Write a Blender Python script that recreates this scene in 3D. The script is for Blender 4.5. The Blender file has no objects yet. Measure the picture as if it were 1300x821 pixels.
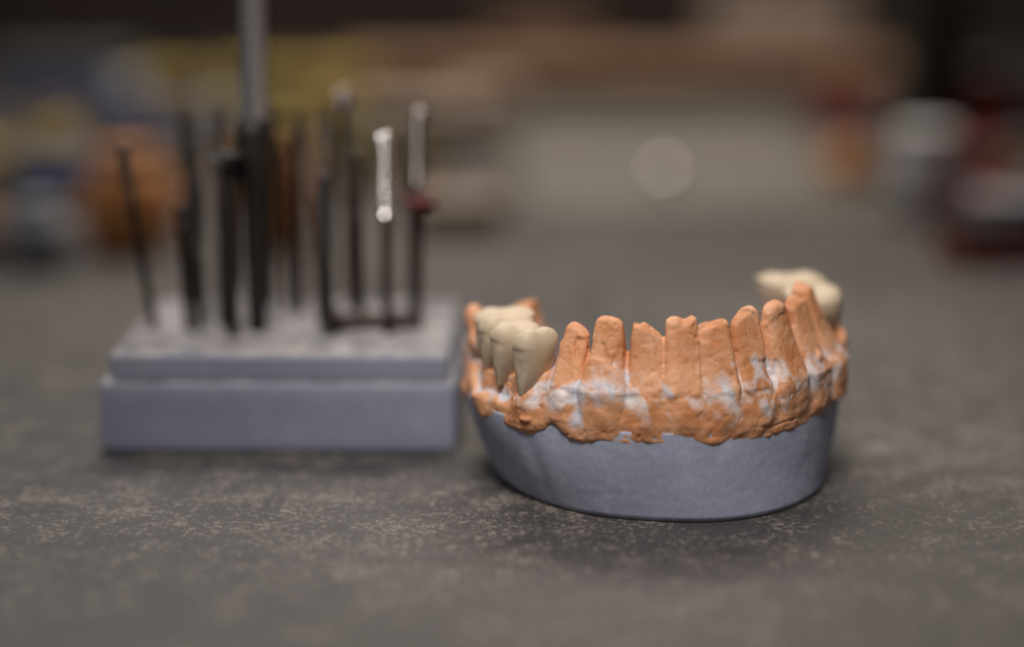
import bpy, bmesh, math, random
import numpy as np
from mathutils import Vector, noise, Matrix
random.seed(7)
CM=0.01
scene=bpy.context.scene
col=scene.collection

# ------------------------------------------------------------ helpers
def new_empty(name,origin,label,category,group=None):
    e=bpy.data.objects.new(name,None); e.empty_display_size=0.005
    e.location=[c*CM for c in origin]; col.objects.link(e)
    e["label"]=label; e["category"]=category
    if group: e["group"]=group
    return e
def mesh_obj(name,verts,faces,mat,parent=None,origin=(0,0,0),smooth=True,normals=None):
    me=bpy.data.meshes.new(name)
    o=np.array(origin,dtype=float)
    v=(np.array(verts,dtype=float)-o)*CM
    me.from_pydata(v.tolist(),[],faces)
    me.update()
    ob=bpy.data.objects.new(name,me); col.objects.link(ob)
    if mat: me.materials.append(mat)
    me.polygons.foreach_set("use_smooth",[smooth]*len(me.polygons))
    if parent: ob.parent=parent
    else: ob.location=[c*CM for c in origin]
    if normals is not None: me.normals_split_custom_set_from_vertices(normals)
    return ob
def lathe(profile,segs=32,center=(0,0,0),axis=None,squash=1.0):
    vs=[];fs=[]
    n=len(profile)
    for r,z in profile:
        for k in range(segs):
            a=2*math.pi*k/segs
            vs.append(Vector((r*math.cos(a),r*math.sin(a)*squash,z)))
    for i in range(n-1):
        for k in range(segs):
            k2=(k+1)%segs
            fs.append((i*segs+k,i*segs+k2,(i+1)*segs+k2,(i+1)*segs+k))
    fs.append(tuple(range(segs-1,-1,-1)))
    fs.append(tuple((n-1)*segs+k for k in range(segs)))
    if axis is not None:
        q=Vector((0,0,1)).rotation_difference(Vector(axis).normalized())
        vs=[q@v for v in vs]
    c=Vector(center)
    return [tuple(v+c) for v in vs],fs
def bevel_box(sx,sy,sz,center,bev=0.1,segs=3,rot=0.0,cuts=0):
    bm=bmesh.new(); bmesh.ops.create_cube(bm,size=1)
    for v in bm.verts: v.co=Vector((v.co.x*sx,v.co.y*sy,v.co.z*sz))
    bmesh.ops.bevel(bm,geom=bm.edges[:],offset=bev,segments=segs,affect='EDGES',profile=0.5)
    if cuts: bmesh.ops.subdivide_edges(bm,edges=bm.edges[:],cuts=cuts,use_grid_fill=True)
    R=Matrix.Rotation(rot,3,'Z'); c=Vector(center)
    bm.verts.index_update()
    vs=[tuple(R@v.co+c) for v in bm.verts]; fs=[tuple(v.index for v in f.verts) for f in bm.faces]
    bm.free(); return vs,fs
def fbm(p,s,oct=3,seed=0.0):
    q=Vector((p[0]*s+seed,p[1]*s+seed*1.7,p[2]*s-seed))
    t=0;a=1
    for i in range(oct):
        t+=a*noise.noise(q); q=q*2.03; a*=0.5
    return t
def catmull(P,n):
    P=[np.array(p,float) for p in P]
    P=[2*P[0]-P[1]]+P+[2*P[-1]-P[-2]]
    out=[]
    for i in range(1,len(P)-2):
        for k in range(24):
            t=k/24
            out.append(0.5*((2*P[i])+(-P[i-1]+P[i+1])*t+(2*P[i-1]-5*P[i]+4*P[i+1]-P[i+2])*t*t+(-P[i-1]+3*P[i]-3*P[i+1]+P[i+2])*t**3))
    out.append(P[-2]); out=np.array(out)
    L=np.concatenate([[0],np.cumsum(np.linalg.norm(np.diff(out,axis=0),axis=1))])
    s=np.linspace(0,L[-1],n)
    return np.stack([np.interp(s,L,out[:,0]),np.interp(s,L,out[:,1])],1),L[-1]
def sstep(x,a,b):
    t=max(0.0,min(1.0,(x-a)/(b-a))); return t*t*(3-2*t)

# ------------------------------------------------------------ materials
def mat_new(name):
    m=bpy.data.materials.new(name); m.use_nodes=True
    nt=m.node_tree; b=nt.nodes["Principled BSDF"]; return m,nt,b
def L(nt,a,b): nt.links.new(a,b)
def ramp(nt,src,stops):
    r=nt.nodes.new("ShaderNodeValToRGB"); e=r.color_ramp.elements
    while len(e)<len(stops): e.new(0.5)
    for i,(p,c) in enumerate(stops):
        e[i].position=p; e[i].color=(c if len(c)==4 else (*c,1))
    L(nt,src,r.inputs[0]); return r
def noi(nt,vec,scale,detail=4,rough=0.55,dist=0.0):
    n=nt.nodes.new("ShaderNodeTexNoise"); n.inputs["Scale"].default_value=scale
    n.inputs["Detail"].default_value=detail; n.inputs["Roughness"].default_value=rough
    n.inputs["Distortion"].default_value=dist
    L(nt,vec,n.inputs["Vector"]); return n
def mix(nt,fac,a,b,mode='MIX'):
    m=nt.nodes.new("ShaderNodeMix"); m.data_type='RGBA'; m.blend_type=mode
    if isinstance(fac,(int,float)): m.inputs[0].default_value=fac
    else: L(nt,fac,m.inputs[0])
    for i,x in ((6,a),(7,b)):
        if isinstance(x,tuple): m.inputs[i].default_value=(*x,1)
        else: L(nt,x,m.inputs[i])
    return m.outputs[2]
def math_(nt,op,a,b=0.0):
    m=nt.nodes.new("ShaderNodeMath"); m.operation=op
    for i,x in enumerate((a,b)):
        if isinstance(x,(int,float)): m.inputs[i].default_value=x
        else: L(nt,x,m.inputs[i])
    return m.outputs[0]
def bump(nt,b,h,strength,dist):
    n=nt.nodes.new("ShaderNodeBump"); n.inputs["Strength"].default_value=strength
    n.inputs["Distance"].default_value=dist; L(nt,h,n.inputs["Height"]); L(nt,n.outputs[0],b.inputs["Normal"])
def coords(nt): return nt.nodes.new("ShaderNodeTexCoord").outputs["Object"]

def mat_plaster(name,c1,c2,dust,top=None):
    m,nt,b=mat_new(name); co=coords(nt)
    n1=noi(nt,co,40,4,0.55); n2=noi(nt,co,1100,5,0.7); n3=noi(nt,co,170,9,0.78,0.4)
    c=mix(nt,ramp(nt,n1.outputs[0],[(0.35,(0,0,0)),(0.65,(1,1,1))]).outputs[0],c1,c2)
    f=ramp(nt,n3.outputs[0],[(0.50,(0,0,0)),(0.72,(1,1,1))])
    c=mix(nt,math_(nt,'MULTIPLY',f.outputs[0],0.50),c,dust)
    f2=ramp(nt,n2.outputs[0],[(0.3,(0.84,0.84,0.84)),(0.6,(1,1,1))])
    c=mix(nt,0.8,c,f2.outputs[0],'MULTIPLY')
    v=nt.nodes.new("ShaderNodeTexVoronoi"); v.inputs["Scale"].default_value=420; L(nt,co,v.inputs["Vector"])
    sp=ramp(nt,v.outputs["Distance"],[(0.05,(1,1,1)),(0.14,(0,0,0))])
    c=mix(nt,math_(nt,'MULTIPLY',sp.outputs[0],0.5),c,dust)
    if top:
        g=nt.nodes.new("ShaderNodeNewGeometry"); sx=nt.nodes.new("ShaderNodeSeparateXYZ"); L(nt,g.outputs["Normal"],sx.inputs[0])
        tf=ramp(nt,math_(nt,'ADD',sx.outputs[2],math_(nt,'MULTIPLY',math_(nt,'SUBTRACT',n3.outputs[0],0.5),0.8)),[(0.6,(0,0,0)),(1.0,(1,1,1))])
        n4=noi(nt,co,200,6,0.7,0.5)
        tc=mix(nt,ramp(nt,n4.outputs[0],[(0.40,(0,0,0)),(0.60,(1,1,1))]).outputs[0],tuple(x*0.50 for x in top),tuple(x*1.45 for x in top))
        c=mix(nt,math_(nt,'MULTIPLY',tf.outputs[0],0.9),c,tc)
    L(nt,c,b.inputs["Base Color"]); b.inputs["Roughness"].default_value=0.66
    b.inputs["Specular IOR Level"].default_value=0.3
    h=math_(nt,'ADD',n2.outputs[0],n3.outputs[0])
    bump(nt,b,h,0.35,0.00012)
    return m
M_base=mat_plaster("blue_plaster",(0.395,0.425,0.55),(0.44,0.47,0.595),(0.64,0.65,0.70))
M_block=mat_plaster("block_plaster",(0.23,0.25,0.325),(0.265,0.285,0.36),(0.37,0.38,0.41),(0.30,0.272,0.265))

def mat_orange():
    m,nt,b=mat_new("orange_gypsum"); co=coords(nt)
    at=nt.nodes.new("ShaderNodeAttribute"); at.attribute_name="smear"
    n1=noi(nt,co,140,6,0.6); n2=noi(nt,co,1300,6,0.75); n3=noi(nt,co,330,8,0.72,0.8)
    c=mix(nt,ramp(nt,n1.outputs[0],[(0.35,(0,0,0)),(0.65,(1,1,1))]).outputs[0],(0.58,0.225,0.085),(0.76,0.385,0.20))
    f2=ramp(nt,n2.outputs[0],[(0.3,(0.84,0.79,0.76)),(0.6,(1,1,1))])
    c=mix(nt,0.9,c,f2.outputs[0],'MULTIPLY')
    n5=noi(nt,co,200,9,0.78,0.6)
    c=mix(nt,math_(nt,'MULTIPLY',ramp(nt,n5.outputs[0],[(0.48,(0,0,0)),(0.72,(1,1,1))]).outputs[0],0.42),c,(0.80,0.56,0.41))
    k=math_(nt,'ADD',at.outputs["Fac"],math_(nt,'MULTIPLY',math_(nt,'SUBTRACT',n3.outputs[0],0.5),1.3))
    kr=ramp(nt,k,[(0.16,(0,0,0)),(0.34,(0.42,0.42,0.42)),(0.60,(0.93,0.93,0.93))])
    wh=mix(nt,ramp(nt,n1.outputs[0],[(0.42,(0,0,0)),(0.60,(1,1,1))]).outputs[0],(0.78,0.69,0.64),(0.54,0.55,0.61))
    c=mix(nt,kr.outputs[0],c,wh)
    L(nt,c,b.inputs["Base Color"])
    r=ramp(nt,n3.outputs[0],[(0.3,(0.44,0.44,0.44)),(0.7,(0.64,0.64,0.64))]); L(nt,r.outputs[0],b.inputs["Roughness"])
    b.inputs["Specular IOR Level"].default_value=0.4
    h=math_(nt,'ADD',n2.outputs[0],math_(nt,'MULTIPLY',kr.outputs[0],0.7))
    h=math_(nt,'ADD',h,math_(nt,'MULTIPLY',n5.outputs[0],0.6))
    bump(nt,b,h,0.45,0.00014)
    return m
M_orange=mat_orange()

def mat_ceramic():
    m,nt,b=mat_new("cream_ceramic"); co=coords(nt)
    n1=noi(nt,co,180,5,0.6); n2=noi(nt,co,900,4,0.6)
    c=mix(nt,n1.outputs[0],(0.48,0.37,0.245),(0.63,0.515,0.375))
    L(nt,c,b.inputs["Base Color"]); b.inputs["Roughness"].default_value=0.55
    b.inputs["Specular IOR Level"].default_value=0.3
    bump(nt,b,math_(nt,'ADD',n2.outputs[0],n1.outputs[0]),0.4,0.00012)
    return m
M_cer=mat_ceramic()

def mat_table():
    m,nt,b=mat_new("worn_bench_surface"); co=coords(nt)
    big=noi(nt,co,12,4,0.6); mid=noi(nt,co,130,7,0.68,0.3); fine=noi(nt,co,900,7,0.8,0.3); fl=noi(nt,co,850,8,0.74,0.5)
    c=mix(nt,ramp(nt,big.outputs[0],[(0.35,(0,0,0)),(0.65,(1,1,1))]).outputs[0],(0.050,0.043,0.042),(0.066,0.057,0.055))
    c=mix(nt,math_(nt,'MULTIPLY',ramp(nt,mid.outputs[0],[(0.35,(0,0,0)),(0.65,(1,1,1))]).outputs[0],0.5),c,(0.075,0.065,0.061))
    s=math_(nt,'ADD',math_(nt,'MULTIPLY',fl.outputs[0],0.60),math_(nt,'MULTIPLY',mid.outputs[0],0.28))
    s=math_(nt,'ADD',s,math_(nt,'MULTIPLY',big.outputs[0],0.12))
    k=ramp(nt,s,[(0.515,(0,0,0)),(0.57,(1,1,1))])
    c=mix(nt,math_(nt,'MULTIPLY',k.outputs[0],0.85),c,(0.27,0.23,0.195))
    k2=ramp(nt,fine.outputs[0],[(0.35,(0.55,0.55,0.55)),(0.55,(1,1,1))])
    c=mix(nt,0.8,c,k2.outputs[0],'MULTIPLY')
    L(nt,c,b.inputs["Base Color"])
    r=ramp(nt,mid.outputs[0],[(0.3,(0.42,0.42,0.42)),(0.7,(0.6,0.6,0.6))]); L(nt,r.outputs[0],b.inputs["Roughness"])
    bump(nt,b,math_(nt,'ADD',fine.outputs[0],k.outputs[0]),0.3,0.0001)
    return m
M_table=mat_table()
def mat_simple(name,c,rough=0.5,metal=0.0,var=0.25,sc=200):
    m,nt,b=mat_new(name); co=coords(nt); n1=noi(nt,co,sc,3,0.6)
    c2=tuple(x*(1-var) for x in c)
    L(nt,mix(nt,n1.outputs[0],c2,c),b.inputs["Base Color"])
    b.inputs["Roughness"].default_value=rough; b.inputs["Metallic"].default_value=metal
    return m
M_shank=mat_simple("tarnished_steel",(0.09,0.065,0.055),0.40,0.8,0.5,600)
M_dark=mat_simple("dark_rubber",(0.026,0.019,0.017),0.5,0.0)
M_head=mat_simple("bright_steel",(0.92,0.88,0.85),0.14,1.0,0.1,900)
M_chrome=mat_simple("chrome_shaft",(0.98,0.95,0.93),0.36,1.0,0.1,900)
M_headdull=mat_simple("dull_steel",(0.36,0.32,0.30),0.30,1.0,0.3,900)
M_red=mat_simple("red_plastic",(0.12,0.016,0.015),0.6)
M_rust=mat_simple("rusty_metal",(0.05,0.02,0.015),0.7,0.2,0.6,700)

# ------------------------------------------------------------ dental cast
ORG=(2.7,34.0,0.0)
cast=new_empty("dental_cast",ORG,"orange and blue plaster jaw cast on the worn grey bench","dental model")
P=[(-0.02,35.6),(-0.18,34.8),(-0.10,33.9),(0.14,33.1),(0.52,32.45),(1.0,32.02),(1.58,31.75),(2.2,31.62),(2.76,31.6),(3.3,31.7),(3.84,31.97),(4.44,32.5),(4.95,33.2),(5.3,34.1),(5.42,35.0),(5.33,36.0),(5.05,36.9)]
NS=260
A,ALEN=catmull(P,NS)
T=np.gradient(A,axis=0); T/=np.linalg.norm(T,axis=1)[:,None]
NO=np.stack([T[:,1],-T[:,0]],1)
def near(x,y):
    return int(np.argmin((A[:,0]-x)**2+(A[:,1]-y)**2))
# stumps: x,y, width, depth, top z, taper, lean, slope along arch, notch, peak
ST=[ (1.04,32.00,0.52,0.62,3.03,0.84,0.00,-0.09,0,0.06),
     (1.58,31.74,0.80,0.76,3.27,0.60,0.03,-0.03,0,0.11),
     (2.21,31.64,0.65,0.64,3.12,0.80,0.05,-0.17,0,0.02),
     (2.77,31.60,0.65,0.62,3.26,0.80,0.00,0.02,1,0.02),
     (3.31,31.70,0.66,0.64,3.18,0.82,0.02,0.06,0,0.02),
     (3.85,31.98,0.66,0.64,3.30,0.75,0.03,0.15,0,0.06),
     (4.42,32.48,0.84,0.78,3.38,0.70,0.05,0.02,0,0.13),
     (4.88,33.10,0.78,0.84,3.31,0.74,0.02,0.07,0,0.09),
     (5.14,33.85,1.06,1.14,3.40,0.72,0.00,-0.05,0,0.12),
     (5.28,36.25,1.2,1.2,3.02,0.92,-0.06,0.0,0,0.02),
     (0.10,35.05,1.3,1.1,2.80,0.86,0.00,0.03,0,0.04)]
def stump(x,y,w,dp,zt,tap,lean,slp,notch,peak=0.05,zb=1.6,seg=48,lev=26,sd=0):
    i=near(x,y); t=T[i]; n=NO[i]
    vs=[];fs=[]
    zn=2.22
    rings=[]
    for l in range(lev):
        f=l/(lev-1)
        z=zb+(zt-zb)*f
        g=max(0.0,(z-zn)/(zt-zn))
        k=1.10-(1.10-tap)*g**0.75
        rings.append((z,k,g))
    for q in (0.3,0.55,0.75,0.9,0.98):
        rings.append((zt+0.055*math.sin(q*math.pi/2),tap*math.cos(q*math.pi/2)**0.48,1.0))
    for (z,k,g) in rings:
        for s in range(seg):
            a=2*math.pi*s/seg
            ca,sa=math.cos(a),math.sin(a)
            e=2.0/3.9
            uu=math.copysign(abs(ca)**e,ca)*w/2*k
            nn=math.copysign(abs(sa)**e,sa)*dp/2*k*(1-0.60*g)
            nn+=lean*g+0.09-0.18*g
            un=uu/(w/2)
            zz=z+slp*un*g-0.34*nn/dp*g-peak*un*un*g*1.3
            if notch: zz-=0.07*g*math.exp(-((un-0.15)/0.22)**2)
            px=x+t[0]*uu+n[0]*nn; py=y+t[1]*uu+n[1]*nn
            vs.append((px,py,zz))
    m=len(rings)
    for r in range(m-1):
        for s in range(seg):
            s2=(s+1)%seg
            fs.append((r*seg+s,r*seg+s2,(r+1)*seg+s2,(r+1)*seg+s))
    fs.append(tuple(range(seg-1,-1,-1))); fs.append(tuple((m-1)*seg+k for k in range(seg)))
    return vs,fs
V=[];F=[]
def add(vf):
    o=len(V); V.extend(vf[0]); F.extend([tuple(i+o for i in f) for f in vf[1]])
for k,s in enumerate(ST): add(stump(*s,sd=k))
# x,y,width,depth,top,bottom,outward offset
CR=[(0.60,32.40,0.49,0.78,3.12,1.88,0.28),(0.26,32.82,0.50,0.84,3.12,2.00,0.22),(0.04,33.26,0.54,0.92,3.12,2.12,0.15),(-0.07,33.82,0.70,1.0,3.11,2.26,0.07)]
CRR=[(5.32,34.80,1.00,1.0,3.32,2.25,0.05),(5.14,35.60,1.15,1.2,3.40,2.30,-0.04)]
for k,c in enumerate(CR+CRR): add(stump(c[0],c[1],c[2]*0.75,c[3]*0.45,2.6,0.6,0,0,0,sd=k+20))
prof=[(0.38,1.20),(0.44,1.30),(0.492,1.36),(0.508,1.50),(0.512,1.68),(0.487,1.90),(0.435,2.10),(0.34,2.28),(0.2,2.42),(0.0,2.46),(-0.22,2.42),(-0.42,2.25),(-0.58,1.95),(-0.68,1.6),(-0.72,1.2),(-0.4,1.1),(0.1,1.1)]
pp=[]
for i in range(len(prof)):
    a=prof[i];b=prof[(i+1)%len(prof)]
    for k in range(3): pp.append((a[0]+(b[0]-a[0])*k/3,a[1]+(b[1]-a[1])*k/3))
roots=[(near(s[0],s[1]),s[2]) for s in ST]+[(near(c[0],c[1]),c[2]) for c in CR+CRR]
ds=ALEN/(NS-1)
def leftf(i): return sstep(1.0-A[i,0],0.0,0.9)*(1 if A[i,0]<2 else 0)
gv=[];m=len(pp)
for i in range(NS):
    s=i*ds
    low=0.05+0.05*noise.noise(Vector((s*0.8,3.1,0)))+0.035*noise.noise(Vector((s*2.2,1.1,0)))+0.012*noise.noise(Vector((s*9,5,0)))
    x0=A[i,0];y0=A[i,1]
    low+=0.19*math.exp(-((x0-0.95)/0.12)**2)*(1 if y0<33 else 0)
    low+=0.16*sstep(x0,4.4,5.4)+0.04*leftf(i)
    rb=sum(math.exp(-(((i-r)*ds)/(w*0.34))**2) for r,w in roots)
    lf=leftf(i)
    rise=lf*sstep(y0,33.4,34.9)
    endt=min(1,min(i,NS-1-i)/14)
    for (n_,z_) in pp:
        n2=n_;z2=z_
        if n_>0.3 and z_<1.65: z2=z_+low*(1 if z_<1.5 else 0.5)
        if n_>0.2 and z_>1.5: n2+=0.11*(rb-0.6)*math.sin(min(1,(z_-1.5)/0.8)*math.pi*0.75)
        if n_>0.2: n2+=(0.20+0.04*math.sin(s*6.0))*lf
        if z_>2.0 and n_<0.3: z2-=0.20*lf
        if n_>0.3 and z_>1.7: z2+=(0.45*rise-0.50*(lf-rise)+0.05*lf*math.sin(s*7.3+1))*(z_-1.7)/0.6
        n2*=0.75+0.25*endt
        if z_>1.6: z2-=(1-endt)*0.35
        gv.append((A[i,0]+NO[i,0]*n2,A[i,1]+NO[i,1]*n2,z2))
gf=[]
for i in range(NS-1):
    for k in range(m):
        k2=(k+1)%m
        gf.append((i*m+k,(i+1)*m+k,(i+1)*m+k2,i*m+k2))
gf.append(tuple(range(m))); gf.append(tuple((NS-1)*m+k for k in range(m-1,-1,-1)))
add((gv,gf))
def blob(c,r,sq=(1,1,1)):
    bm=bmesh.new(); bmesh.ops.create_icosphere(bm,subdivisions=4,radius=1)
    bm.verts.index_update()
    v=[(c[0]+p.co.x*r*sq[0],c[1]+p.co.y*r*sq[1],c[2]+p.co.z*r*sq[2]) for p in bm.verts]
    f=[tuple(q.index for q in g.verts) for g in bm.faces]; bm.free(); return v,f
for c,r,sq in [((0.34,31.95,1.60),0.15,(1.6,0.8,0.5)),((-0.62,34.1,2.40),0.22,(0.7,1.3,1.0)),((-0.68,34.9,2.65),0.26,(0.7,1.3,1.0)),
               ((1.02,31.72,1.98),0.15,(0.6,0.8,2.0)),((5.85,34.6,2.3),0.22,(0.6,1.8,1.1)),((5.65,33.7,2.2),0.18,(0.7,1.5,1.1)),
               ((5.25,36.1,2.5),0.5,(0.9,1.0,1.0))]:
    add(blob(c,r,sq))
for k in range(8):
    a_=ST[k]; b__=ST[k+1]; mx=(a_[0]+b__[0])/2; my=(a_[1]+b__[1])/2
    add(blob((mx,my,2.44),0.13,(0.85,1.3,(1.7,2.1,1.8,2.2,1.9,1.7,2.0,2.2)[k])))
me=bpy.data.meshes.new("tmp"); me.from_pydata(V,[],F); me.update()
bm=bmesh.new(); bm.from_mesh(me); bmesh.ops.recalc_face_normals(bm,faces=bm.faces[:]); bm.to_mesh(me); bm.free()
tmp=bpy.data.objects.new("tmp",me); col.objects.link(tmp)
md=tmp.modifiers.new("r",'REMESH'); md.mode='VOXEL'; md.voxel_size=0.018
sm=tmp.modifiers.new("s",'SMOOTH'); sm.factor=0.5; sm.iterations=5
dg=bpy.context.evaluated_depsgraph_get(); dg.update()
ev=bpy.data.meshes.new_from_object(tmp.evaluated_get(dg))
bpy.data.objects.remove(tmp)
nv=len(ev.vertices)
co=np.empty(nv*3); ev.vertices.foreach_get("co",co); co=co.reshape(-1,3)
nr=np.empty(nv*3); ev.vertices.foreach_get("normal",nr); nr=nr.reshape(-1,3)
d=np.zeros(nv); d2=np.zeros(nv)
fcache={}
for i in range(nv):
    p=Vector(co[i])
    a=noise.noise(p*2.3); b_=noise.noise(p*6.0+Vector((4,1,2))); c_=noise.noise(p*18)
    gum=max(0,min(1,(2.45-p.z)/0.3))
    wq=Vector((p.x*1.3+a*0.6,p.y*1.3,p.z*2.4))
    rg=1-abs(noise.noise(wq+Vector((9,0,3))))*13
    msk=sstep(noise.noise(p*1.1+Vector((5,5,5))),-0.05,0.3)
    ed_=max(0,noise.noise(p*10+Vector((1,2,30)))-0.22)
    d2[i]=0.012*a+0.006*b_+0.003*c_+gum*(0.020*a+0.010*b_-0.016*max(0,rg)*msk)-0.018*ed_
    q=Vector((p.x*1.9,p.y*1.9,p.z*1.3))+Vector((b_,a,0))*0.08
    site=noise.voronoi(q)[1][0]
    key=(round(site.x,3),round(site.y,3),round(site.z,3))
    if key not in fcache:
        h=random.Random(int(abs(key[0]*7919+key[1]*104729+key[2]*1299709)*10)); fcache[key]=(Vector((h.uniform(-1,1),h.uniform(-1,1),h.uniform(-1,1))),h.uniform(-0.5,0.5))
    rd,of=fcache[key]
    d[i]=(0.042-0.026*gum)*((q-site).dot(rd)+of*0.12)
    pit=noise.noise(p*8+Vector((0,30,0)))
    d2[i]-=0.10*max(0,pit-0.54)
ne=len(ev.edges); ed=np.empty(ne*2,dtype=np.int64); ev.edges.foreach_get("vertices",ed); ed=ed.reshape(-1,2)
deg=np.bincount(ed.ravel(),minlength=nv).astype(float)
def lap(x):
    if x.ndim==1:
        s=np.bincount(ed[:,0],x[ed[:,1]],nv)+np.bincount(ed[:,1],x[ed[:,0]],nv); return s/deg
    return np.stack([lap(x[:,k]) for k in range(x.shape[1])],1)
for _ in range(6): d=0.4*d+0.6*lap(d)
co2=co+nr*(d+d2)[:,None]
ev.vertices.foreach_set("co",co2.ravel()); ev.update()
sm3=co2.copy()
for _ in range(40): sm3=lap(sm3)
nr2=np.empty(nv*3); ev.vertices.foreach_get("normal",nr2); nr2=nr2.reshape(-1,3)
conc=((sm3-co2)*nr2).sum(1)
for _ in range(5): conc=lap(conc)
smear=np.zeros(nv)
for i in range(nv):
    p=Vector(co2[i]); z=p.z
    warp=noise.noise(p*1.8+Vector((3,3,3)))
    zc=z-2.18-0.60*warp
    band=math.exp(-(zc/(0.48 if zc<0 else 0.46))**2)
    pt=noise.noise(Vector((p.x*1.6,p.y*1.6,p.z*1.1))+Vector((7,2,warp*1.5)))
    pt2=noise.noise(Vector((p.x*3.6+p.z,p.y*3.6,p.z*1.6))+Vector((2,9,warp*2)))
    ln=1-abs(noise.noise(Vector((p.x*2.2+p.z*1.2,p.y*2.2,p.z*1.1))+Vector((1,8,2+warp))))*4.5
    loc=0.22*math.exp(-((p.x-1.15)/0.45)**2)*(1 if p.y<33 else 0)+0.13*math.exp(-((p.x-3.6)/0.5)**2)+0.12*sstep(p.x,4.5,5.3)
    smear[i]=-0.06+band*(0.26*max(0,min(1,pt*2.4+0.30))+0.30*max(0,min(1,pt2*2.5+0.2))+0.16*max(0,ln)+loc)+min(0.50,max(0,conc[i])*20)*(0.15+band*0.85)
    if z>2.8: smear[i]-=0.05
npoly=len(ev.polygons)
pv=[tuple(p.vertices) for p in ev.polygons]
pc=np.array([co2[list(f)].mean(0) for f in pv])
part=np.full(npoly,-1)
for k,s in enumerate(ST):
    i=near(s[0],s[1]); t=T[i]; n=NO[i]
    du=(pc[:,0]-s[0])*t[0]+(pc[:,1]-s[1])*t[1]; dn=(pc[:,0]-s[0])*n[0]+(pc[:,1]-s[1])*n[1]
    ok=(np.abs(du)<s[2]*0.50)&(np.abs(dn)<s[3]*0.75)&(pc[:,2]>2.45+0.5*(du/s[2])**2)&(part<0)
    part[ok]=k
def submesh(name,idx,mat):
    fs=[pv[j] for j in idx]
    used=sorted(set(i for f in fs for i in f)); mp={u:i for i,u in enumerate(used)}
    ob=mesh_obj(name,co2[used],[tuple(mp[i] for i in f) for f in fs],mat,cast,ORG,True,nr2[used].tolist())
    at=ob.data.attributes.new("smear",'FLOAT','POINT'); at.data.foreach_set("value",smear[used])
    return ob
g=submesh("gum",np.where(part==-1)[0],M_orange)
for k in range(len(ST)):
    idx=np.where(part==k)[0]
    if len(idx)>20: submesh("tooth",idx,M_orange)
bpy.data.meshes.remove(ev)

# base
B=[(-0.05,35.6),(-0.24,34.8),(-0.24,34.05),(0.00,33.25),(0.40,32.55),(0.92,31.98),(1.60,31.56),(2.35,31.36),(3.0,31.3),(3.6,31.38),(4.2,31.66),(4.75,32.13),(5.27,32.95),(5.55,33.9),(5.68,34.95),(5.68,36.1),(5.45,37.1)]
Bc,_=catmull(B,NS)
top=[(A[i]+NO[i]*(0.482+0.19*leftf(i))) for i in range(NS)]
bot=[Bc[i] for i in range(NS)]
nb=60
for k in range(1,nb):
    f=k/nb; top.append(top[NS-1]*(1-f)+top[0]*f); bot.append(bot[NS-1]*(1-f)+bot[0]*f)
top=np.array(top);bot=np.array(bot);n0=len(top)
lev=44; vs=[];fs=[]; ctr=np.array([2.7,34.3])
HT=1.58
for l in range(lev):
    f=l/(lev-1); z=HT*f
    for k in range(n0):
        w=1-(1-f)**1.5
        p=bot[k]*(1-w)+top[k]*w
        dr=p-ctr; dr=dr/np.linalg.norm(dr)
        o=0
        if z<0.07: o-=(0.07-z)*0.8
        q=(p[0],p[1],z)
        o+=0.014*fbm(q,1.0,2,2)+0.003*fbm(q,7,2,5)
        o-=0.05*math.exp(-((k-72)/3.0)**2)*(0.3+0.7*f)
        p=p+dr*o
        vs.append((p[0],p[1],z))
for l in range(lev-1):
    for k in range(n0):
        k2=(k+1)%n0
        fs.append((l*n0+k,l*n0+k2,(l+1)*n0+k2,(l+1)*n0+k))
vs.append((ctr[0],ctr[1],0.0)); vs.append((ctr[0],ctr[1],HT-0.15)); cb=len(vs)-2;ct=len(vs)-1
for k in range(n0):
    k2=(k+1)%n0
    fs.append((cb,k2,k)); fs.append((ct,(lev-1)*n0+k,(lev-1)*n0+k2))
bo=mesh_obj("base",vs,fs,M_base,cast,ORG)

# ceramic crowns
def crown(x,y,w,dp,zt,zb,off,kind,sd):
    i=near(x,y); t=T[i]; n=NO[i]
    seg=56; vs=[];fs=[]; lv=48; rings=[]
    for l in range(lv):
        f=l/(lv-1)*0.992+0.003
        if f<0.70: k=0.10+0.94*math.sin((f/0.70)*math.pi/2)**0.92
        else: k=1.04*max(0.0,1-((f-0.70)/0.30)**2.7)**0.5
        rings.append((f,k))
    for (f,k) in rings:
        for s in range(seg):
            a=2*math.pi*s/seg; ca,sa=math.cos(a),math.sin(a); e=2/3.0
            cu=math.copysign(abs(ca)**e,ca); cn=math.copysign(abs(sa)**e,sa)
            uu=cu*w/2*k
            kn=k if f>0.70 else 0.80+0.21*k
            nn=cn*dp/2*kn+off
            z=zb+(zt-zb)*f
            if cn<0: z+=0.45*(-cn)*(1-f)
            if f>0.65:
                oc=(f-0.65)/0.35
                vn=(nn-off)/(dp/2); vu=uu/(w/2)
                z+=oc*(-0.07*math.exp(-(vn/0.35)**2)-0.03*vu*vu-0.05*max(0,-vn)+0.025*math.sin(vu*2+sd))
            px=x+t[0]*uu+n[0]*nn; py=y+t[1]*uu+n[1]*nn
            p=Vector((px,py,z)); dd=0.026*noise.noise(p*3.4+Vector((sd,0,0)))+0.006*noise.noise(p*9)
            vs.append((px+n[0]*dd,py+n[1]*dd,z+dd))
    m=len(rings)
    for r in range(m-1):
        for s in range(seg):
            s2=(s+1)%seg
            fs.append((r*seg+s,r*seg+s2,(r+1)*seg+s2,(r+1)*seg+s))
    fs.append(tuple(range(seg-1,-1,-1))); fs.append(tuple((m-1)*seg+k for k in range(seg)))
    return vs,fs
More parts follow.
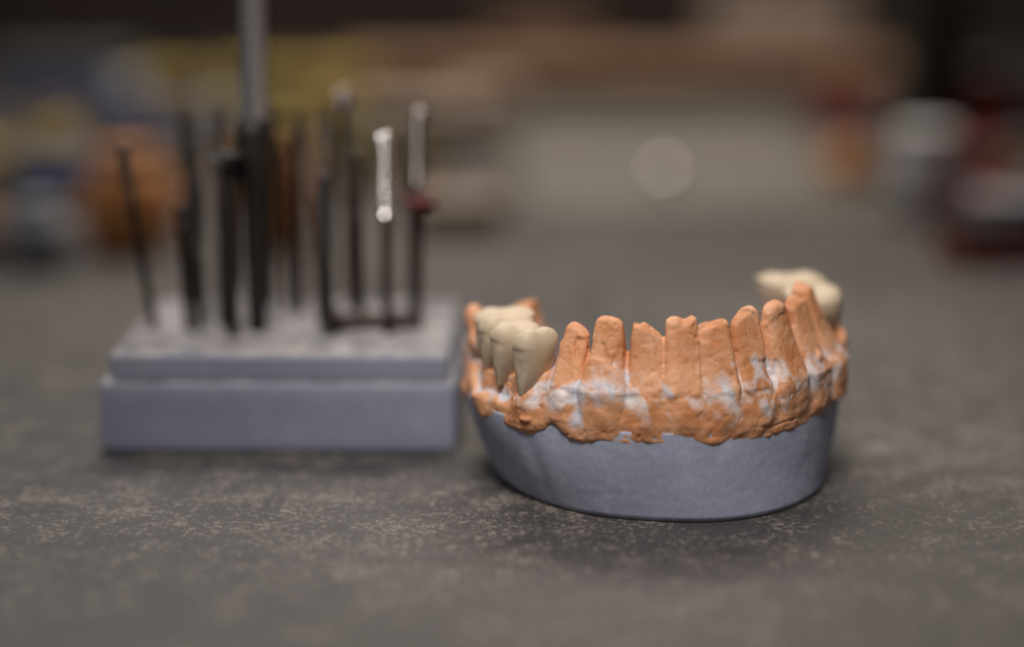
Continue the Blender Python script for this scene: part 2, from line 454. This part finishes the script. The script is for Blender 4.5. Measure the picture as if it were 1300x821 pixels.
for nm,lst,org,lab in (("dental_bridge",CR,(0.1,33.3,2.2),"cream ceramic bridge of four joined crowns seated on the orange cast"),
                   ("dental_bridge",CRR,(5.4,35.4,2.4),"cream ceramic pair of molar crowns seated on the orange cast")):
    e=new_empty(nm,org,lab,"dental bridge","ceramic bridges on the cast")
    for k,c in enumerate(lst):
        v,f=crown(*c,'m' if (k>1 or lst is CRR) else 'p',k*3.1)
        mesh_obj("crown",v,f,M_cer,e,org)

# ------------------------------------------------------------ bur stand
BO=(-4.25,38.0,0)
stand=new_empty("bur_stand",BO,"two-tier blue-grey plaster block drilled with holes for dental burs","tool stand")
def rough_box(sx,sy,sz,c,bev,rot,name,mat,amp=0.02):
    v,f=bevel_box(sx,sy,sz,c,bev,3,rot,cuts=5)
    out=[]
    for p in v:
        o=amp*fbm(p,1.3,3,3)
        dr=Vector(p)-Vector(c); dr.z=0
        dr=dr.normalized() if dr.length>0 else dr
        out.append((p[0]+dr.x*o,p[1]+dr.y*o,p[2] if p[2]<0.01 else p[2]+o*0.5))
    return mesh_obj(name,out,f,mat,stand,BO)
rough_box(6.55,5.3,1.32,(-4.30,38.05,0.66),0.09,-0.005,"lower_tier",M_block)
rough_box(6.24,5.05,0.52,(-4.27,38.05,1.56),0.08,-0.005,"upper_tier",M_block)
TZ=1.82
def bur(x,y,top,lean,shr,headr,headlen,style,label,shmat=M_shank,hdmat=M_head):
    base=(x,y,TZ)
    e=new_empty("dental_bur",base,label,"dental bur","burs standing in the plaster block")
    ax=Vector((lean[0],lean[1],top-TZ)); Ln=ax.length; a=ax.normalized()
    p=[(shr,-0.5),(shr,0.0),(shr,Ln-headlen-0.25),(shr*0.8,Ln-headlen-0.15),(shr*0.7,Ln-headlen+0.03)]
    if style=='collar':
        p=[(shr*0.7,-0.5),(shr*0.7,0.9),(shr*1.1,1.1),(shr*1.15,1.2),(shr*1.15,Ln-headlen-0.5),(shr*1.0,Ln-headlen-0.2),(shr*0.8,Ln-headlen+0.03)]
    v,f=lathe(p,20,base,a); mesh_obj("shank",v,f,shmat,e,base)
    seg=40; lv=max(24,int(headlen*60)); q=Vector((0,0,1)).rotation_difference(a); vs=[];fs=[]
    for l in range(lv):
        t=l/(lv-1); z=Ln-headlen+headlen*t
        if style=='flame': r=headr*(0.55+0.45*math.sin(t*math.pi))*(1-0.6*t*t)
        elif style=='ball': r=headr*math.sqrt(max(0.02,1-(2*t-1)**2))
        else: r=headr*(1 if t<0.9 else math.sqrt(max(0.02,1-((t-0.9)/0.1)**2)))*(0.75+0.25*min(1,t*6))
        for s in range(seg):
            an=2*math.pi*s/seg
            if hdmat is M_head: g=0.94+0.30*math.sin(an+z*2*math.pi/0.24)
            else: g=1+0.20*math.sin(2*an+z*2*math.pi/0.155)
            vs.append(tuple(q@Vector((r*g*math.cos(an),r*g*math.sin(an),z))+Vector(base)))
    for l in range(lv-1):
        for s in range(seg):
            s2=(s+1)%seg; fs.append((l*seg+s,l*seg+s2,(l+1)*seg+s2,(l+1)*seg+s))
    fs.append(tuple(range(seg-1,-1,-1))); fs.append(tuple((lv-1)*seg+k for k in range(seg)))
    mesh_obj("cutting_head",vs,fs,hdmat,e,base)
    return e,a,Ln
BURS=[(-6.98,37.9,5.35,(-0.5,0.1),0.09,0.105,0.9,'cyl',"slim dark steel bur leaning outward in the plaster block",M_shank,M_shank),
(-6.55,40.0,6.0,(-0.05,0.0),0.09,0.13,0.9,'flame',"slim tarnished steel bur at the rear of the block",M_shank,M_shank),
(-6.08,38.1,5.35,(-0.12,0.1),0.12,0.20,2.0,'flame',"thick dark brown bur standing in the plaster block",M_dark,M_dark),
(-5.78,38.9,5.0,(0.05,0.0),0.11,0.14,1.5,'cyl',"short dark steel bur in the plaster block",M_shank,M_shank),
(-5.32,37.1,5.35,(0.0,0.0),0.16,0.27,0.22,'collar',"stout dark mandrel with a flat collar in the block",M_dark,M_dark),
(-4.25,39.3,5.8,(0,0.1),0.10,0.13,1.0,'flame',"slender steel bur with a pointed tip",M_shank,M_shank),
(-3.52,37.2,5.0,(0.0,0.0),0.115,0.14,1.7,'cyl',"dark brown cylindrical bur in the plaster block",M_dark,M_dark),
(-3.28,39.8,6.3,(-0.1,0.0),0.09,0.18,0.5,'ball',"steel bur with a round shiny ball head",M_shank,M_headdull),
(-3.02,38.6,5.2,(0.0,0.0),0.10,0.13,1.2,'cyl',"dark steel bur standing near the rusty clip",M_shank,M_shank),
(-2.38,37.3,5.72,(0,0),0.10,0.155,1.62,'cyl',"steel bur with a bright spiral-fluted cutting head",M_shank,M_head),
(-1.87,38.3,6.05,(0.08,0.1),0.105,0.15,1.5,'cyl',"steel bur with fluted head and a red stop ring",M_shank,M_headdull),
(-4.98,40.1,6.0,(0.1,0.0),0.09,0.13,0.8,'flame',"thin steel bur at the rear of the block",M_shank,M_shank),
(-2.60,40.0,5.5,(0.05,0.0),0.09,0.13,0.8,'flame',"thin steel bur at the rear of the block",M_shank,M_shank),
(-5.62,37.9,4.6,(0.03,0.0),0.10,0.12,0.9,'cyl',"short dark steel bur in the plaster block",M_shank,M_shank),
(-2.02,39.6,5.6,(0.0,0.0),0.09,0.12,0.9,'flame',"slim dark steel bur at the rear of the block",M_shank,M_shank),
(-3.75,38.2,4.4,(0.0,0.0),0.09,0.11,0.7,'cyl',"short dark steel bur in the plaster block",M_shank,M_shank),
(-4.55,39.8,5.2,(-0.1,0.0),0.09,0.12,0.7,'flame',"thin steel bur at the rear of the block",M_shank,M_shank),
(-5.95,39.9,5.9,(0.1,0.0),0.09,0.12,0.9,'flame',"thin steel bur at the rear of the block",M_shank,M_shank),
(-3.75,40.1,5.9,(0.05,0.0),0.09,0.12,0.9,'flame',"thin steel bur at the rear of the block",M_shank,M_shank),
(-6.25,37.6,4.3,(-0.1,0.0),0.09,0.11,0.7,'cyl',"short dark steel bur in the plaster block",M_shank,M_shank)]
for b in BURS:
    e,a,Ln=bur(*b[:8],b[8],b[9],b[10])
    if 'red stop' in b[8]:
        base=Vector((b[0],b[1],TZ)); c=base+a*(Ln-1.85)
        v,f=lathe([(0.12,-0.12),(0.30,-0.10),(0.34,0),(0.30,0.10),(0.12,0.14)],24,c,a); mesh_obj("stop_ring",v,f,M_red,e,tuple(base))
tb=(-4.92,37.6,TZ)
tall=new_empty("mandrel_tool",tb,"tall tool with ribbed chrome shaft and dark grip in the block","dental tool")
v,f=lathe([(0.18,-0.4),(0.19,1.2),(0.22,1.4),(0.24,2.8),(0.34,3.1),(0.36,3.3),(0.34,3.55),(0.30,3.8),(0.29,4.1)],28,tb,(0.0,0,1)); mesh_obj("grip",v,f,M_dark,tall,tb)
pr=[];z=4.1
while z<8.6:
    pr+= [(0.245,z),(0.27,z+0.07),(0.27,z+0.13),(0.245,z+0.20)]; z+=0.24
v,f=lathe(pr,32,tb,(0.01,0,1)); mesh_obj("shaft",v,f,M_chrome,tall,tb)
cb_=(-2.7,38.0,TZ+0.03)
clip=new_empty("metal_clip",cb_,"flat rusty metal clip lying on top of the plaster block","clip")
v,f=bevel_box(1.9,0.8,0.16,(cb_[0],cb_[1],TZ+0.09),0.03,2,0.06,2); mesh_obj("plate",v,f,M_rust,clip,cb_)
v,f=bevel_box(0.35,0.9,0.16,(cb_[0]-0.8,cb_[1]-0.25,TZ+0.25),0.03,2,0.2,2); mesh_obj("tab",v,f,M_rust,clip,cb_)

# ------------------------------------------------------------ setting
def sheet(name,x0,x1,y0,y1,z,mat):
    return mesh_obj(name,[(x0,y0,z),(x1,y0,z),(x1,y1,z),(x0,y1,z)],[(0,1,2,3)],mat,None,(0,0,0),False)
t=sheet("bench_surface",-110,110,-20,122,0,M_table); t["kind"]="structure"
M_wall=mat_simple("dim_wall",(0.085,0.056,0.044),0.9,0,0.85,9)
w=mesh_obj("wall",[(-110,122,-5),(110,122,-5),(110,122,90),(-110,122,90)],[(0,1,2,3)],M_wall,None,(0,0,0),False); w["kind"]="structure"

def thing(name,org,label,cat,parts,group=None):
    e=new_empty(name,org,label,cat,group)
    for nm,vf,mat in parts: mesh_obj(nm,vf[0],vf[1],mat,e,org)
    return e
cols={}
def C(name,c,r=0.5,metal=0):
    if name not in cols: cols[name]=mat_simple(name,c,r,metal,0.2,60)
    return cols[name]
def jar(x,y,r,h,cbody,clid,label,nm="jar",rnd=False):
    o=(x,y,0)
    if rnd: pb=[(r*0.6,0.0),(r*0.85,h*0.1),(r,h*0.35),(r*0.97,h*0.55),(r*0.82,h*0.72),(r*0.6,h*0.84)]
    else: pb=[(r*0.85,0.0),(r,0.15),(r,h*0.7),(r*0.85,h*0.78),(r*0.8,h*0.82)]
    b=lathe(pb,36,o)
    k=0.7 if rnd else 1.0
    l=lathe([(r*0.86*k,h*0.80),(r*0.9*k,h*0.83),(r*0.9*k,h*0.98),(r*0.82*k,h)],36,o)
    thing(nm,o,label,nm,[("body",b,cbody),("lid",l,clid)])
def boxt(x,y,sx,sy,h,cb,cl,label,nm="box",rot=0.1):
    o=(x,y,0)
    b=bevel_box(sx,sy,h*0.72,(x,y,h*0.36),0.06,2,rot); l=bevel_box(sx*1.04,sy*1.04,h*0.26,(x,y,h*0.86),0.05,2,rot)
    thing(nm,o,label,nm,[("body",b,cb),("lid",l,cl)])
OR=C("orange_plastic",(0.70,0.29,0.085)); YE=C("yellow_plastic",(0.46,0.34,0.08)); WH=C("white_plastic",(0.66,0.63,0.62)); BL=C("blue_plastic",(0.055,0.085,0.20)); OR2=C("dim_orange_plastic",(0.60,0.25,0.07))
PW=C("frosted_plastic",(0.34,0.34,0.37))
RD=C("dark_red_plastic",(0.24,0.022,0.022)); BK=C("black_metal",(0.006,0.006,0.007),0.4); GB=C("brown_card",(0.20,0.12,0.075)); GG=C("olive_card",(0.19,0.16,0.085)); GY=C("grey_plastic",(0.13,0.13,0.14)); TW=C("tan_wood",(0.38,0.235,0.145),0.6); BG=C("beige_card",(0.36,0.28,0.225),0.8); DW=C("shadow_dark",(0.035,0.024,0.018),0.7)
jar(-10.9,56.0,1.40,3.0,OR,OR2,"round-bodied orange plastic jar with its lid on","jar",True)
jar(-6.6,56.5,0.95,3.8,OR2,YE,"slim orange plastic bottle with a yellow cap","bottle",True)
jar(-8.6,64.0,0.9,2.2,OR2,GB,"small orange jar with a brown lid","jar",True)
jar(-12.9,53.5,0.95,1.9,PW,PW,"small frosted plastic jar with its lid on","jar",True)
boxt(-15.2,66,2.8,2.2,1.3,BL,BL,"small blue plastic box")
boxt(-18.0,67,2.0,2.0,1.5,YE,YE,"small yellow plastic box")
jar(-14.9,54.5,0.9,1.6,GB,OR2,"brown jar with an orange lid","jar",True)
boxt(-9.8,90,6.5,4.0,2.0,GG,YE,"olive cardboard box with a yellow lid")
boxt(-20.5,92,6.0,4.0,2.4,BL,GY,"blue box with a grey lid")
boxt(-15.2,88,3.0,3.0,2.0,GB,YE,"brown box with a yellow lid")
boxt(-13.0,78,1.8,2.0,1.6,WH,BL,"small white box with a blue lid","box",0.3)
boxt(-1.7,60,2.6,2.4,1.0,GG,BG,"low olive card box with a beige lid","box",0.2)
boxt(-5.2,70,2.4,2,1.5,YE,GG,"small yellow box with an olive lid","box",0.25)
boxt(-3.6,78,4.2,3,1.9,GG,BG,"low olive green box with a beige lid","box",-0.1)
boxt(-1.2,86,2.8,3,1.7,GB,BG,"brown box with a beige lid","box",0.1)
jar(-17.2,74,1.1,2.0,YE,GB,"yellow jar with a brown lid","jar",True)
jar(-10.8,74,0.8,2.4,GG,WH,"small olive bottle with a white cap","bottle",True)
jar(-15.5,80,1.0,2.6,BL,WH,"blue bottle with a white cap","bottle",True)
jar(-7.4,80,0.8,2.6,YE,RD,"yellow bottle with a red cap","bottle",True)
boxt(-11.8,68,1.6,1.6,1.0,GB,BK,"small brown box with a black lid","box",0.4)
boxt(-17.4,60,2.0,1.6,1.1,BK,GB,"small black box with a brown lid","box",-0.3)
jar(-3.0,66,0.7,1.3,GB,YE,"small brown jar with a yellow lid","jar",True)
boxt(14.0,84,2.0,2.0,1.6,RD,RD,"small dark red plastic box")
jar(11.6,68,0.95,1.5,OR2,OR2,"small round orange plastic jar","jar",True)
jar(12.9,61.5,1.05,2.9,WH,WH,"white plastic jar with a white lid")
jar(14.9,63.5,0.9,2.2,BK,RD,"black jar with a dark red lid")
jar(14.2,58.6,0.8,1.5,RD,RD,"small dark red plastic jar")
boxt(13.4,54.6,2.8,1.8,1.1,RD,BK,"dark red box with a black lid","box",0.15)
boxt(14.6,56.9,2.4,1.6,1.5,BK,PW,"black box with a frosted lid","box",-0.05)
boxt(16.9,60.5,2.6,2.2,1.5,BK,GY,"black box with a grey lid","box",-0.1)
jar(17.4,73,1.2,3.8,RD,BK,"dark red bottle with a black cap","bottle")
boxt(20.4,70,4.5,3.0,3.2,BK,BK,"long matt black plastic storage box","box",0.0)
jar(16.8,65,0.9,2.1,OR2,GY,"orange jar with a grey lid")
o=(14.9,70.5,0)
thing("lamp_stand",o,"black metal upright stand with a round foot on the bench","stand",
 [("foot",lathe([(1.9,0),(1.9,0.3),(1.3,0.5)],32,o),BK),("post",lathe([(1.28,0.45),(1.28,26)],24,o),BK)])
o=(5.5,97,0)
thing("low_shelf",o,"long tan wooden shelf board on a base coloured dark for its shadow","shelf",
 [("board",bevel_box(27,5,0.7,(5.5,97,1.55),0.12,2,0.0),TW),("shadow_base",bevel_box(26,3.6,1.18,(5.5,97.3,0.6),0.05,2,0.0),DW)])  # near-black block under the board stands for the shadow there
o=(13.0,97.6,1.92)
thing("cardboard_box",o,"beige cardboard box standing on the low wooden shelf","box",
 [("carton",bevel_box(6.5,3.6,3.0,(13.0,97.6,3.42),0.2,2,0.1),BG),("flap",bevel_box(6.3,1.6,0.12,(13.0,96.9,4.99),0.04,2,0.1),BG)])
o=(1.5,98,1.92)
thing("cardboard_box",o,"low brown cardboard box standing on the wooden shelf","box",
 [("carton",bevel_box(5.0,3.0,1.6,(1.5,98,2.72),0.15,2,-0.05),GB),("flap",bevel_box(4.8,1.4,0.12,(1.5,97.4,3.59),0.04,2,-0.05),GB)])
M_sheet=C("lit_patch_grey",(0.155,0.143,0.122),0.5)
o=(6.6,76,0)
thing("lit_bench_patch",o,"thin pale grey sheet added for the brighter lit area of the bench","plate",
 [("plate",bevel_box(12.0,27,0.10,(6.2,76,0.054),0.03,2,0.03),M_sheet)])  # pale sheet puts the light on the rear bench into colour
o=(5.15,67,0.11)
thing("steel_ball",o,"small polished steel ball resting on the added pale grey sheet","ball",
 [("ball",lathe([(0.42*math.sin(math.pi*k/24)+0.001,0.42-0.42*math.cos(math.pi*k/24)) for k in range(25)],36,o),C("polished_steel",(0.98,0.93,0.86),0.12,1.0))])

# ------------------------------------------------------------ light
def aim(o,loc,target):
    o.location=[c*CM for c in loc]
    d=Vector(target)-Vector(loc); o.rotation_euler=d.to_track_quat('-Z','Y').to_euler()
def area(name,loc,target,size,power,color,sy=None,spread=180):
    l=bpy.data.lights.new(name,'AREA'); l.energy=power; l.color=color; l.size=size*CM; l.spread=math.radians(spread)
    if sy: l.shape='RECTANGLE'; l.size_y=sy*CM
    o=bpy.data.objects.new(name,l); col.objects.link(o); aim(o,loc,target); return o
def spot(name,loc,target,radius,power,color,ang,blend=1.0):
    l=bpy.data.lights.new(name,'SPOT'); l.energy=power; l.color=color; l.shadow_soft_size=radius*CM
    l.spot_size=math.radians(ang); l.spot_blend=blend
    o=bpy.data.objects.new(name,l); col.objects.link(o); aim(o,loc,target); return o
spot("key_spot",(-4,8,50),(1.4,36.0,0),9,16.0,(1.0,0.955,0.92),28)  # added unseen key spot; narrow soft cone darkens towards the frame corners
area("rear_lamp",(4,84,55),(3,76,0),55,2.3,(1.0,0.90,0.79),20,120)
area("glint_light",(-22,62,45),(-2,38,3),9,0.6,(0.95,0.97,1.0),9)  # small added light, unseen, for highlights on the steel burs
w=bpy.data.worlds.new("World"); scene.world=w; w.use_nodes=True
bgn=w.node_tree.nodes["Background"]; bgn.inputs[0].default_value=(0.92,0.90,0.95,1); bgn.inputs[1].default_value=0.058

# ------------------------------------------------------------ camera
cd=bpy.data.cameras.new("camera"); cam=bpy.data.objects.new("camera",cd); col.objects.link(cam); scene.camera=cam
H=10.3; cam.location=(0,0,H*CM); cam.rotation_euler=(math.radians(90-11.5),0,0)
cd.lens=70; cd.sensor_width=36; cd.shift_y=-44.5/1300; cd.clip_start=0.01; cd.clip_end=50
cd.dof.use_dof=True; cd.dof.focus_distance=0.328; cd.dof.aperture_fstop=3.5
scene.view_settings.view_transform='Standard'; scene.view_settings.look='None'; scene.view_settings.exposure=0
